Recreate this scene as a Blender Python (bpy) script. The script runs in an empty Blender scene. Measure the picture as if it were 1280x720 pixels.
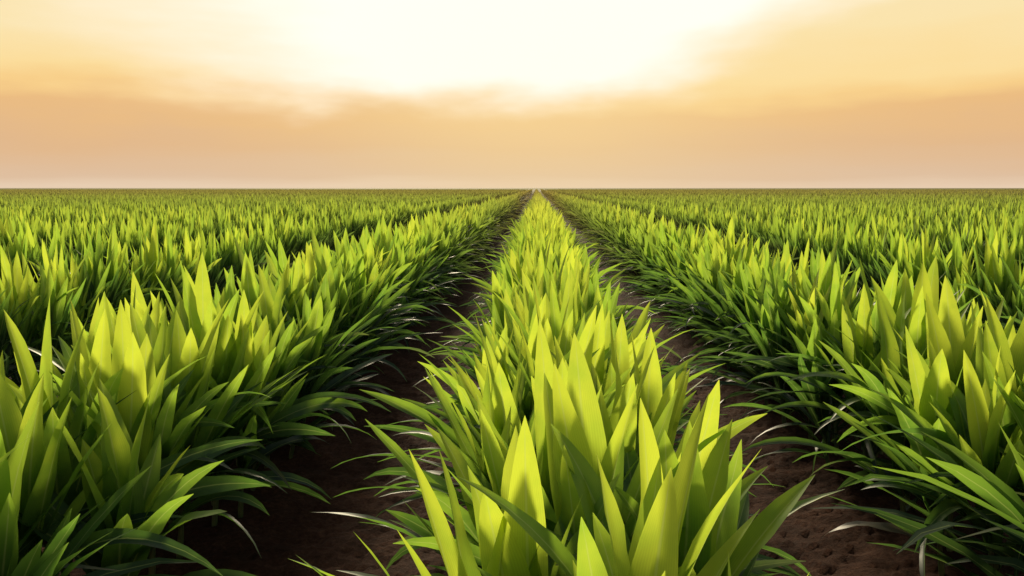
import bpy, math, random
import numpy as np
from mathutils import noise, Vector, Matrix

scene = bpy.context.scene
scene.view_settings.view_transform = 'Standard'
scene.view_settings.look = 'None'
scene.view_settings.exposure = 0
scene.view_settings.gamma = 1
coll = scene.collection
rng = np.random.default_rng(11)

def lin(r, g, b):
    f = lambda c: (c/255/12.92) if c/255 <= 0.04045 else ((c/255+0.055)/1.055)**2.4
    return (f(r), f(g), f(b), 1)

# ---------------------------------------------------------------- camera
CAM_H = 1.5
FPX = 28/36*1280
cam_d = bpy.data.cameras.new("camera")
cam_d.lens = 28; cam_d.sensor_width = 36
cam_d.clip_start = 0.02; cam_d.clip_end = 20000
cam = bpy.data.objects.new("camera", cam_d)
coll.objects.link(cam)
cam.location = (0, 0, CAM_H)
PITCH = math.atan(125/FPX); YAW = math.atan(30/FPX)
cam.rotation_euler = (math.radians(90)-PITCH, 0, YAW)
scene.camera = cam

# ---------------------------------------------------------------- node helpers
class NT:
    def __init__(s, nt): s.nt = nt; nt.nodes.clear()
    def n(s, t, **kw):
        nd = s.nt.nodes.new(t)
        for k, v in kw.items(): setattr(nd, k, v)
        return nd
    def l(s, a, b): s.nt.links.new(a, b)
    def val(s, sock, v):
        if isinstance(v, (int, float, tuple, list)): sock.default_value = v
        else: s.l(v, sock)
    def math(s, op, a, b=0.0, c=0.0, clamp=False):
        nd = s.n('ShaderNodeMath', operation=op, use_clamp=clamp)
        s.val(nd.inputs[0], a); s.val(nd.inputs[1], b); s.val(nd.inputs[2], c)
        return nd.outputs[0]
    def smooth(s, v, a, b, lo=0.0, hi=1.0):
        nd = s.n('ShaderNodeMapRange', interpolation_type='SMOOTHSTEP')
        s.val(nd.inputs[0], v)
        nd.inputs[1].default_value = a; nd.inputs[2].default_value = b
        nd.inputs[3].default_value = lo; nd.inputs[4].default_value = hi
        return nd.outputs[0]
    def mix(s, f, a, b, bt='MIX'):
        nd = s.n('ShaderNodeMix', data_type='RGBA', blend_type=bt)
        s.val(nd.inputs[0], f); s.val(nd.inputs[6], a); s.val(nd.inputs[7], b)
        return nd.outputs[2]
    def ramp(s, v, stops):
        nd = s.n('ShaderNodeValToRGB')
        cr = nd.color_ramp
        while len(cr.elements) < len(stops): cr.elements.new(0.5)
        for e, (p, c) in zip(cr.elements, stops):
            e.position = p; e.color = c
        s.l(v, nd.inputs[0])
        return nd.outputs[0]

# ---------------------------------------------------------------- world
SUN_EL, SUN_AZ = 20.0, -9.0
w = bpy.data.worlds.new("World"); scene.world = w; w.use_nodes = True
T = NT(w.node_tree)
tc = T.n('ShaderNodeTexCoord')
sep = T.n('ShaderNodeSeparateXYZ'); T.l(tc.outputs['Generated'], sep.inputs[0])
X, Y, Z = sep.outputs
def sky_noise(scale, loc, det, rot=-6):
    mp = T.n('ShaderNodeMapping'); T.l(tc.outputs['Generated'], mp.inputs[0])
    mp.inputs['Scale'].default_value = scale
    mp.inputs['Location'].default_value = loc
    mp.inputs['Rotation'].default_value = (0, math.radians(rot), 0)
    nz = T.n('ShaderNodeTexNoise'); T.l(mp.outputs[0], nz.inputs[0])
    nz.inputs['Scale'].default_value = 2.2; nz.inputs['Detail'].default_value = det; nz.inputs['Roughness'].default_value = 0.5
    return T.math('SUBTRACT', nz.outputs[0], 0.5)
nc = sky_noise((1.3, 1.3, 6.0), (3.1, 0.4, 1.3), 5)
nf = sky_noise((1.6, 1.6, 20.0), (1.1, 4.4, 0.3), 4, 0)
nm = sky_noise((3.4, 3.4, 9.0), (7.1, 2.4, 0.3), 3, -12)
amp = T.smooth(Z, 0.02, 0.10, 0.01, 0.07)
zz = T.math('ADD', Z, T.math('MULTIPLY', T.math('ADD', nc, T.math('MULTIPLY', nm, 0.7)), amp))
zz = T.math('ADD', zz, T.math('MULTIPLY', nf, 0.026))
zr = T.math('MULTIPLY', zz, 2.5)
base = T.ramp(zr, [(0.0, lin(232,206,178)), (0.035, lin(223,191,160)), (0.12, lin(226,184,140)),
                   (0.215, lin(235,188,130)), (0.265, lin(248,207,138)), (0.32, lin(252,221,156)), (0.45, lin(251,228,174)), (0.6, lin(250,228,178)), (1.0, lin(215,205,185))])
# bright break in the cloud around the hidden sun
n1 = T.math('ADD', T.math('MULTIPLY', nc, 0.06), T.math('MULTIPLY', nm, 0.06))
lo = T.smooth(T.math('ADD', Z, n1), 0.076, 0.134)
le = T.smooth(T.math('ADD', X, T.math('MULTIPLY', nc, 0.35)), -0.56, -0.20)
re_ = T.smooth(T.math('SUBTRACT', T.math('ADD', T.math('MULTIPLY', T.math('SUBTRACT', Z, 0.10), 1.8), T.math('MULTIPLY', T.math('ADD', nc, nm), 0.16)), X), -0.20, 0.0)
mask = T.math('MULTIPLY', T.math('MULTIPLY', lo, le), re_)
mask = T.math('MULTIPLY', mask, T.smooth(Z, 0.32, 0.6, 1.0, 0.0))
mask = T.math('MULTIPLY', mask, T.smooth(Y, 0.0, 0.4))
glow = T.mix(T.math('MULTIPLY', mask, 0.96), base, (1.10, 1.05, 0.95, 1))
d2 = T.math('ADD', T.math('POWER', T.math('MULTIPLY', X, 0.9), 2), T.math('POWER', T.math('MULTIPLY', T.math('SUBTRACT', Z, 0.11), 1.9), 2))
halo = T.math('MULTIPLY', T.math('EXPONENT', T.math('MULTIPLY', d2, -16)), T.smooth(Y, 0.0, 0.4))
halo = T.math('MULTIPLY', T.math('MULTIPLY', halo, 0.55), T.math('SUBTRACT', 1.0, T.math('MULTIPLY', mask, 0.9)))
glow = T.mix(halo, glow, lin(255, 226, 162))
sky = T.n('ShaderNodeTexSky', sky_type='NISHITA')
sky.sun_disc = False
sky.sun_elevation = math.radians(SUN_EL); sky.sun_rotation = math.radians(SUN_AZ)
sky.dust_density = 3.0
skyc = T.mix(1.0, sky.outputs[0], (0.20, 0.18, 0.155, 1), 'MULTIPLY')
up = T.smooth(Z, 0.3, 0.6)
col = T.mix(up, glow, skyc)
bg = T.n('ShaderNodeBackground'); T.l(col, bg.inputs[0])
wo = T.n('ShaderNodeOutputWorld'); T.l(bg.outputs[0], wo.inputs[0])

sd = bpy.data.lights.new("sun", 'SUN'); sd.energy = 5.0; sd.angle = math.radians(8); sd.color = (1.0, 0.84, 0.58)
sun = bpy.data.objects.new("sun", sd); coll.objects.link(sun)
el = math.radians(SUN_EL); az = math.radians(SUN_AZ)
sdir = Vector((math.sin(az)*math.cos(el), math.cos(az)*math.cos(el), math.sin(el)))
sun.rotation_euler = sdir.to_track_quat('Z', 'Y').to_euler()
sun.location = (0, 30, 20)

# ---------------------------------------------------------------- materials
def leaf_material(near=True):
    m = bpy.data.materials.new("corn_leaf" if near else "corn_leaf_field"); m.use_nodes = True
    T = NT(m.node_tree)
    at = T.n('ShaderNodeAttribute', attribute_name='leafdata')
    s = T.n('ShaderNodeSeparateColor'); T.l(at.outputs[0], s.inputs[0])
    tone, haze_tint, dry = s.outputs  # tone carries painted shade; second channel is distance haze put into colour
    t2 = tone
    uv = T.n('ShaderNodeUVMap'); uv.uv_map = 'UVMap'
    su = T.n('ShaderNodeSeparateXYZ'); T.l(uv.outputs[0], su.inputs[0])
    u = T.math('ABSOLUTE', T.math('SUBTRACT', T.math('MULTIPLY', su.outputs[0], 2.0), 1.0))
    if near:
        oi = T.n('ShaderNodeObjectInfo')
        geo = T.n('ShaderNodeNewGeometry')
        nz = T.n('ShaderNodeTexNoise'); T.l(geo.outputs['Position'], nz.inputs[0])
        nz.inputs['Scale'].default_value = 12; nz.inputs['Detail'].default_value = 3
        t2 = T.math('ADD', tone, T.math('MULTIPLY', T.math('SUBTRACT', nz.outputs[0], 0.5), 0.5))
        t2 = T.math('ADD', t2, T.math('MULTIPLY', T.math('SUBTRACT', oi.outputs['Random'], 0.5), 0.16), clamp=True)
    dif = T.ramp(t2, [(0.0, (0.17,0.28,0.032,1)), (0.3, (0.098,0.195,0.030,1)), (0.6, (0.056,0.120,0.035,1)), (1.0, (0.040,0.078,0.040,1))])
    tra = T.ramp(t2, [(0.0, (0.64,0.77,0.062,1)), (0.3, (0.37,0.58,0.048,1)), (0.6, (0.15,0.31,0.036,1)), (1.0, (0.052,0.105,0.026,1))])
    rib = T.smooth(u, 0.02, 0.11, 1.0, 0.0)
    dif = T.mix(T.math('MULTIPLY', rib, 0.75), dif, (0.34,0.42,0.14,1))
    tra = T.mix(T.math('MULTIPLY', rib, 0.45), tra, (0.48,0.60,0.16,1))
    dif = T.mix(dry, dif, (0.17,0.16,0.11,1)); tra = T.mix(dry, tra, (0.14,0.12,0.07,1))
    p = T.n('ShaderNodeBsdfPrincipled')
    tr = T.n('ShaderNodeBsdfTranslucent')
    if near:
        vein = T.math('SINE', T.math('MULTIPLY', u, 54.0))
        vf = T.math('ADD', T.math('MULTIPLY', vein, 0.05), 0.97)
        dif = T.mix(1.0, dif, vf, 'MULTIPLY'); tra = T.mix(1.0, tra, vf, 'MULTIPLY')
    else:
        dif = T.mix(haze_tint, dif, (0.14,0.12,0.055,1)); tra = T.mix(haze_tint, tra, (0.32,0.26,0.075,1))  # mist and golden glow of the far rows mixed into leaf colour
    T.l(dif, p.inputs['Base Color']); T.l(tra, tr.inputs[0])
    p.inputs['Roughness'].default_value = 0.47 if near else 0.65
    p.inputs['Specular IOR Level'].default_value = 0.42 if near else 0.2
    mx = T.n('ShaderNodeMixShader'); mx.inputs[0].default_value = 0.58
    T.l(p.outputs[0], mx.inputs[1]); T.l(tr.outputs[0], mx.inputs[2])
    o = T.n('ShaderNodeOutputMaterial'); T.l(mx.outputs[0], o.inputs[0])
    return m
def stalk_material():
    m = bpy.data.materials.new("corn_stalk"); m.use_nodes = True
    T = NT(m.node_tree)
    geo = T.n('ShaderNodeNewGeometry')
    nz = T.n('ShaderNodeTexNoise'); T.l(geo.outputs['Position'], nz.inputs[0])
    nz.inputs['Scale'].default_value = 14; nz.inputs['Detail'].default_value = 3
    c = T.ramp(nz.outputs[0], [(0.3, (0.05,0.08,0.03,1)), (0.55, (0.08,0.11,0.04,1)), (0.75, (0.11,0.09,0.05,1))])
    p = T.n('ShaderNodeBsdfPrincipled'); T.l(c, p.inputs['Base Color']); p.inputs['Roughness'].default_value = 0.5
    o = T.n('ShaderNodeOutputMaterial'); T.l(p.outputs[0], o.inputs[0])
    return m
def soil_material():
    m = bpy.data.materials.new("soil"); m.use_nodes = True
    T = NT(m.node_tree)
    geo = T.n('ShaderNodeNewGeometry')
    n1 = T.n('ShaderNodeTexNoise'); T.l(geo.outputs['Position'], n1.inputs[0])
    n1.inputs['Scale'].default_value = 3; n1.inputs['Detail'].default_value = 8; n1.inputs['Roughness'].default_value = 0.65
    n2 = T.n('ShaderNodeTexNoise'); T.l(geo.outputs['Position'], n2.inputs[0])
    n2.inputs['Scale'].default_value = 45; n2.inputs['Detail'].default_value = 8; n2.inputs['Roughness'].default_value = 0.75
    v = T.math('ADD', T.math('MULTIPLY', n1.outputs[0], 0.5), T.math('MULTIPLY', n2.outputs[0], 0.5))
    c = T.ramp(v, [(0.35, (0.018,0.008,0.004,1)), (0.5, (0.050,0.021,0.012,1)), (0.65, (0.11,0.052,0.030,1))])
    bmp = T.n('ShaderNodeBump'); bmp.inputs['Strength'].default_value = 0.8; bmp.inputs['Distance'].default_value = 0.02
    T.l(n2.outputs[0], bmp.inputs['Height'])
    p = T.n('ShaderNodeBsdfPrincipled'); T.l(c, p.inputs['Base Color']); p.inputs['Roughness'].default_value = 0.95
    p.inputs['Specular IOR Level'].default_value = 0.1
    T.l(bmp.outputs[0], p.inputs['Normal'])
    o = T.n('ShaderNodeOutputMaterial'); T.l(p.outputs[0], o.inputs[0])
    return m
def canopy_material(name, c0, c1, sc=0.05):
    m = bpy.data.materials.new(name); m.use_nodes = True
    T = NT(m.node_tree)
    geo = T.n('ShaderNodeNewGeometry')
    n1 = T.n('ShaderNodeTexNoise'); T.l(geo.outputs['Position'], n1.inputs[0])
    n1.inputs['Scale'].default_value = sc; n1.inputs['Detail'].default_value = 8
    c = T.ramp(n1.outputs[0], [(0.3, c0), (0.7, c1)])
    p = T.n('ShaderNodeBsdfPrincipled'); T.l(c, p.inputs['Base Color']); p.inputs['Roughness'].default_value = 0.9
    p.inputs['Specular IOR Level'].default_value = 0.1
    o = T.n('ShaderNodeOutputMaterial'); T.l(p.outputs[0], o.inputs[0])
    return m
M_LEAF, M_LEAFF, M_STALK, M_SOIL = leaf_material(), leaf_material(False), stalk_material(), soil_material()

# ---------------------------------------------------------------- mesh from arrays
def build_mesh(name, V, F, uv=None, data=None, mat=None):
    me = bpy.data.meshes.new(name)
    V = np.asarray(V, np.float32); F = np.asarray(F, np.int32)
    me.vertices.add(len(V)); me.vertices.foreach_set('co', V.ravel())
    k = F.shape[1]
    me.loops.add(F.size); me.loops.foreach_set('vertex_index', F.ravel())
    me.polygons.add(len(F))
    me.polygons.foreach_set('loop_start', np.arange(0, F.size, k, dtype=np.int32))
    me.polygons.foreach_set('loop_total', np.full(len(F), k, np.int32))
    me.polygons.foreach_set('use_smooth', np.ones(len(F), bool))
    if uv is not None:
        l = me.uv_layers.new(name='UVMap')
        l.data.foreach_set('uv', np.asarray(uv, np.float32)[F.ravel()].ravel())
    if data is not None:
        a = me.color_attributes.new('leafdata', 'FLOAT_COLOR', 'POINT')
        d = np.ones((len(V), 4), np.float32); d[:, :3] = data
        a.data.foreach_set('color', d.ravel())
    me.materials.append(mat)
    me.update(calc_edges=True)
    return me

def grid_faces(nr, nc_, off=0):
    i, j = np.meshgrid(np.arange(nr-1), np.arange(nc_-1), indexing='ij')
    a = (i*nc_+j).ravel()
    return np.stack([a, a+1, a+nc_+1, a+nc_], 1)+off

# ---------------------------------------------------------------- leaves
def leaf(p, nseg, nw):
    t = np.linspace(0, 1, nseg+1)
    e = p['e0']-p['droop']*t**p['pw']
    a = p['az']+p['bend']*t**1.5
    hx, hy = np.cos(a), np.sin(a)
    Td = np.stack([np.cos(e)*hx, np.cos(e)*hy, np.sin(e)], 1)
    step = p['len']/nseg
    P = np.zeros((nseg+1, 3)); P[0] = p['base']
    for i in range(nseg): P[i+1] = P[i]+(Td[i]+Td[i+1])*0.5*step
    S = np.stack([-hy, hx, 0*hx], 1)
    N = np.cross(Td, S)
    tw = p['tw0']+p['tw']*t
    S2 = S*np.cos(tw)[:, None]+N*np.sin(tw)[:, None]
    N2 = -S*np.sin(tw)[:, None]+N*np.cos(tw)[:, None]
    prof = (t+0.05)**0.55*(1-t)**0.85
    prof = prof/prof.max()*p['w']*0.5
    prof[-1] = 0.0006
    u = np.linspace(-1, 1, nw+1)
    fold = p['fold']*(1-0.5*t)
    V = np.zeros((nseg+1, nw+1, 3))
    for j, uu in enumerate(u):
        wav = p['wave']*np.sin(t*p['wf']+p['wp']+(1.7 if uu > 0 else 0))*uu*uu*np.sin(np.pi*t)
        V[:, j] = P+S2*(prof*uu*np.cos(fold))[:, None]+N2*(prof*abs(uu)*np.sin(fold)+wav)[:, None]
    uv = np.zeros((nseg+1, nw+1, 2)); uv[:, :, 0] = (u+1)/2; uv[:, :, 1] = t[:, None]
    d = np.zeros((nseg+1, nw+1, 3))
    d[:, :, 0] = (p['tone']+0.06*(0.5-t))[:, None]+(0.84-V[:, :, 2]).clip(0)*0.85  # lower parts darker: shade inside the row painted into tone
    d[:, :, 2] = (p['dry']*np.clip((t-0.55)*2.2, 0, 1))[:, None]+p.get('dead', 0)
    return V.reshape(-1, 3), grid_faces(nseg+1, nw+1), uv.reshape(-1, 2), d.reshape(-1, 3).clip(0, 1)

def plant_params(r, scale_w=1.0, counts=(8, 6, 8), dt=0.0, ls=1.0):
    L = []
    lean = r.normal(0, 0.04, 2)
    def stem(h): return np.array([lean[0]*h, lean[1]*h, h])
    def common(): return dict(bend=r.normal(0, 0.3), tw0=r.normal(0, 0.25), tw=r.normal(0, 0.6), fold=r.uniform(0.25, 0.62),
                              wave=r.uniform(0.002, 0.010), wf=r.uniform(9, 20), wp=r.uniform(0, 6),
                              dry=0.0, pw=r.uniform(1.2, 2.0))
    a0 = r.uniform(0, 6.28)
    for i in range(counts[0]):
        k = i/max(1, counts[0]-1)
        p = common()
        ln = r.uniform(0.46, 0.60)*ls
        p.update(base=stem(0.53-(ls-1)*0.5-0.24*k+r.normal(0, .02)), az=a0+i*2.4+r.normal(0, .3),
                 e0=math.radians(r.uniform(82, 89)-12*k), droop=math.radians(r.uniform(0, 14)+12*k),
                 len=ln, w=r.uniform(0.070, 0.108)*scale_w, tone=r.uniform(0.0, 0.18)+0.12*k+dt)
        p['tw'] *= 0.6; L.append(p)
    for i in range(counts[1]):
        p = common()
        p.update(base=stem(r.uniform(0.18, 0.42)), az=r.choice([0, math.pi])+r.normal(0, .6),
                 e0=math.radians(r.uniform(58, 76)), droop=math.radians(r.uniform(5, 45)),
                 len=r.uniform(0.48, 0.70), w=r.uniform(0.052, 0.082)*scale_w, tone=r.uniform(0.18, 0.38)+dt)
        L.append(p)
    for i in range(counts[2]):
        p = common()
        p.update(base=stem(r.uniform(0.05, 0.38)), az=r.choice([0, math.pi])+r.normal(0, .45),
                 e0=math.radians(r.uniform(32, 64)), droop=math.radians(r.uniform(35, 100)),
                 len=r.uniform(0.48, 0.80), w=r.uniform(0.036, 0.060)*scale_w, tone=r.uniform(0.2, 0.6)+dt)
        p['dry'] = 0.6 if r.random() < 0.08 else 0.0
        p['tw'] *= 1.3
        L.append(p)
    return L, lean

def assemble(L, nseg, nw):
    Vs, Fs, Us, Ds = [], [], [], []; off = 0
    for p in L:
        V, F, U, D = leaf(p, nseg, nw)
        Vs.append(V); Fs.append(F+off); Us.append(U); Ds.append(D); off += len(V)
    return np.concatenate(Vs), np.concatenate(Fs), np.concatenate(Us), np.concatenate(Ds)

def stalk_arrays(lean, n=8, rings=7):
    V = []
    for i in range(rings):
        h = -0.03+0.54*i/(rings-1)
        rad = 0.012*(1-0.55*i/(rings-1))*(1.0+0.12*(i % 2))
        for j in range(n):
            a = 6.2832*j/n
            V.append((lean[0]*h+rad*math.cos(a), lean[1]*h+rad*math.sin(a), h))
    F = []
    for i in range(rings-1):
        for j in range(n):
            F.append((i*n+j, i*n+(j+1) % n, (i+1)*n+(j+1) % n, (i+1)*n+j))
    return np.array(V), np.array(F)

NV = 12
variants = {0: [], 1: [], 2: []}   # 0: middle of a row, 1: row edge, side shade painted into the leaf tone, 2: extra broad-leaved
for kind in (0, 1, 2):
    for k in range(NV):
        if kind == 2: L, lean = plant_params(rng, 1.25, (8, 5, 6), 0.02, 1.12)
        else: L, lean = plant_params(rng, dt=0.18*kind)
        if k == NV-1: L[-1].update(dead=1.0, len=0.5)
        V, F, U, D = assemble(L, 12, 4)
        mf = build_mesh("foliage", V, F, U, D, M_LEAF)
        sv, sf = stalk_arrays(lean)
        variants[kind].append((mf, build_mesh("stalk", sv, sf, mat=M_STALK)))

# ---------------------------------------------------------------- planting
SP = 1.63; X0 = 0.11
def project(x, y, z):
    c, s = math.cos(-YAW), math.sin(-YAW)
    xr = x*c-y*s; yr = x*s+y*c; zr = z-CAM_H
    cp, sp = math.cos(PITCH), math.sin(PITCH)
    dep = yr*cp-zr*sp; upv = yr*sp+zr*cp
    return 640+FPX*xr/np.maximum(dep, 1e-3), 360-FPX*upv/np.maximum(dep, 1e-3), dep
def row_plants(y0, y1, step, half, sx=0.12):
    out = []
    nrow = int(y1*0.74/SP)+4
    for r in range(-nrow, nrow+1):
        xr = X0+r*SP
        ys = np.arange(y0, y1, step)+rng.uniform(-0.3, 0.3)*step
        ys = ys+rng.normal(0, step*0.2, len(ys))
        s_ = sx if abs(r) < 2 else sx*0.5
        g = (np.arange(len(ys))*0.618034+rng.random()) % 1
        off = (g-0.5)*3.4*s_+rng.normal(0, 0.02, len(ys))
        xs = xr+off
        keep = np.abs(xs+0.032*ys) < 0.66*ys+half
        out.append(np.stack([xs[keep], ys[keep], off[keep]], 1))
    return np.concatenate(out)
def hscale(off, y):
    return (1.04-1.0*np.maximum(0, np.abs(off)-0.05))*(1-0.06*np.clip((2.3-y)/0.8, 0, 1))
near = row_plants(1.30, 20, 0.09, 2.4)
pxa, pya, dep = project(near[:, 0], near[:, 1], np.full(len(near), 0.8))
_, py2, _ = project(near[:, 0], near[:, 1], np.full(len(near), 0.98))
vis = (pxa > -20) & (pxa < 1300) & (py2 < 700) & (dep > 0.3)
rowi = np.round((near[:, 0]-X0)/SP)
hid = 1+0.35*np.maximum(0, np.abs(rowi)-1)
order = np.argsort(np.where(vis, dep*hid, 1e9))
ind = order[:300]
rest = np.setdiff1d(np.arange(len(near)), ind)

LAB = ["leafy green corn plant with broad upright bright leaves in brown soil",
       "green corn plant with a pale dried lower leaf in brown soil"]
TILT = 0.7
for n, i in enumerate(ind):
    x, y, off_ = near[i]
    vi = int(rng.integers(0, NV-1)) if rng.random() > 0.04 else NV-1
    side = abs(rowi[i]) >= 1
    kind = 1 if (abs(off_) > 0.13 and y > 3.4) or (side and y > 4 and rng.random() < 0.45) else 0
    if (side and y < 4.0) or y < 2.1: kind = 2
    mf, ms = variants[kind][vi]
    e = bpy.data.objects.new("corn_plant", None); e.empty_display_size = 0.1
    coll.objects.link(e)
    e.location = (x, y, 0.02)
    spin = rng.choice([0, math.pi])+rng.normal(0, 0.4)
    R = Matrix.Rotation(off_*TILT+rng.normal(0, 0.03), 3, 'Y') @ Matrix.Rotation(rng.normal(0, 0.04), 3, 'X') @ Matrix.Rotation(spin, 3, 'Z')
    e.rotation_euler = R.to_euler('XYZ')
    s = rng.normal(1.0, 0.04)
    sh = s*(0.78 if abs(rowi[i]) > 1 else 1)
    e.scale = (sh, sh, s*float(hscale(off_, y)))
    e["label"] = LAB[1] if vi == NV-1 else LAB[0]
    e["category"] = "corn plant"; e["group"] = "corn plants growing in rows"
    for nm_, me in (("foliage", mf), ("stalk", ms)):
        o = bpy.data.objects.new(nm_, me); coll.objects.link(o); o.parent = e

def scatter(pts, arrays, smin=0.85, smax=1.13, sx=1.0):
    Vs, Fs, Us, Ds = [], [], [], []; off = 0
    which = rng.integers(0, len(arrays), len(pts))
    for k, (V, F, U, D) in enumerate(arrays):
        q = pts[which == k]; n = len(q)
        if n == 0: continue
        row = np.abs(np.round((q[:, 0]-X0)/SP))
        a = rng.choice([0, math.pi], n)+rng.normal(0, 0.4, n); s = rng.normal(1, 0.04, n).clip(smin, smax)
        c, sn = np.cos(a)[:, None], np.sin(a)[:, None]
        hx = (s*sx*np.where(row > 1.5, 0.74, 1.02))[:, None]
        vx = (V[None, :, 0]*c-V[None, :, 1]*sn)*hx
        vy = (V[None, :, 0]*sn+V[None, :, 1]*c)*hx+q[:, 1:2]
        vz = V[None, :, 2]*(s*hscale(q[:, 2], q[:, 1]))[:, None]
        th = (q[:, 2]*TILT+rng.normal(0, .03, n))[:, None]
        wx = vx*np.cos(th)+vz*np.sin(th)+q[:, 0:1]; wz = -vx*np.sin(th)+vz*np.cos(th)+0.02
        Vs.append(np.stack([wx, vy, wz], 2).reshape(-1, 3))
        Fs.append((F[None]+(np.arange(n)*len(V))[:, None, None]).reshape(-1, 4)+off)
        Us.append(np.tile(U, (n, 1)))
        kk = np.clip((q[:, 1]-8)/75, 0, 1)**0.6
        d = np.tile(D[None], (n, 1, 1)); d[:, :, 0] += (rng.normal(0, 0.06, n)+np.maximum(0, np.abs(q[:, 2])-0.06)*1.5)[:, None]  # random tone per plant, plus row-side shade painted in
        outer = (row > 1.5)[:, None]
        d[:, :, 0] += outer*(0.95-wz).clip(0)*1.4  # shaded gaps between outer rows painted into the lower leaves
        d[:, :, 0] += (np.where(row < 0.5, -0.05, np.where(row < 1.5, 0.08+0.14*kk, 0.12+0.26*kk)))[:, None]  # sun glow painted as a lighter centre row, side rows darkened
        d[:, :, 1] = (np.where(row < 1.5, 0.90, 0.74)*kk)[:, None]  # amount of painted haze, growing with distance
        Ds.append(d.reshape(-1, 3).clip(0, 1)); off += n*len(V)
    return np.concatenate(Vs), np.concatenate(Fs), np.concatenate(Us), np.concatenate(Ds)
lod1 = [assemble(plant_params(rng)[0], 6, 2) for _ in range(10)]
lod2 = [assemble(plant_params(rng, 1.05, (8, 5, 5), 0.03)[0], 3, 2) for _ in range(10)]
lod3 = [assemble(plant_params(rng, 1.5, (7, 3, 3), 0.08)[0], 2, 1) for _ in range(8)]
lod4 = [assemble(plant_params(rng, 2.2, (6, 2, 1), 0.2)[0], 2, 1) for _ in range(8)]
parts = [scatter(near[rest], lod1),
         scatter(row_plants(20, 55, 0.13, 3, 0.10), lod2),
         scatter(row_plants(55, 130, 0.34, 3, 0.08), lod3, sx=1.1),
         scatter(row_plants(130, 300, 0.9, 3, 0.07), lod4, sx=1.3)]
Vs, Fs, Us, Ds = [], [], [], []; off = 0
for V, F, U, D in parts:
    Vs.append(V); Fs.append(F+off); Us.append(U); Ds.append(D); off += len(V)
    print("lod faces", len(F))
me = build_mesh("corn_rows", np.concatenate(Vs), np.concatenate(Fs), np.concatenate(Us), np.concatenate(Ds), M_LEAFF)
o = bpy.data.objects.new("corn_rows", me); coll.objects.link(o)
o["kind"] = "stuff"; o["label"] = "long rows of green corn plants reaching to the horizon"; o["category"] = "corn field"

# ---------------------------------------------------------------- ground
def axis(breaks):
    out = [breaks[0][0]]
    for a, b, st in breaks:
        n = max(1, int(round((b-a)/st))); out += list(np.linspace(a, b, n+1)[1:])
    return np.array(out)
xs = axis([(-6000, -60, 1500), (-60, -2.6, 0.6), (-2.6, 2.8, 0.025), (2.8, 60, 0.6), (60, 6000, 1500)])
ys = axis([(-3000, -20, 1000), (-20, 0.5, 1.0), (0.5, 7, 0.025), (7, 20, 0.1), (20, 90, 0.8), (90, 8000, 800)])
GX, GY = np.meshgrid(xs, ys, indexing='xy')
GZ = np.zeros_like(GX)
fade = np.clip((90-np.abs(GY))/30, 0, 1)*np.clip((60-np.abs(GX))/10, 0, 1)
GZ += 0.035*np.cos((GX-X0)/SP*2*np.pi)*fade
for iy in range(len(ys)):
    if not (0.4 < ys[iy] < 20): continue
    for ix in range(len(xs)):
        if not (-2.65 < xs[ix] < 2.85): continue
        v = Vector((xs[ix], ys[iy], 0))
        c = abs(noise.noise(v*13+Vector((5, 3, 1))))
        GZ[iy, ix] += noise.noise(v*6)*0.020+(0.3-c)*0.025+0.016*noise.noise(v*34)
V = np.stack([GX, GY, GZ], 2).reshape(-1, 3)
g = bpy.data.objects.new("ground", build_mesh("ground", V, grid_faces(len(ys), len(xs)), mat=M_SOIL))
coll.objects.link(g); g["kind"] = "structure"; g["label"] = "dark brown tilled soil between the corn rows"; g["category"] = "soil"

# distant field canopy
M_CAN = canopy_material("far_canopy", (0.17,0.16,0.07,1), (0.23,0.20,0.095,1))  # haze over the far field put into its base colour
xs = np.linspace(-6000, 6000, 60); ys = np.array([200, 240, 400, 600, 1000, 1800, 3200, 6000.])
GX, GY = np.meshgrid(xs, ys, indexing='xy')
GZ = np.where(GY < 210, 0.1, 0.93)
V = np.stack([GX, GY, GZ], 2).reshape(-1, 3)
df = bpy.data.objects.new("distant_field", build_mesh("distant_field", V, grid_faces(len(ys), len(xs)), mat=M_CAN))
coll.objects.link(df); df["kind"] = "structure"; df["label"] = "hazy far corn field at the horizon"; df["category"] = "field"
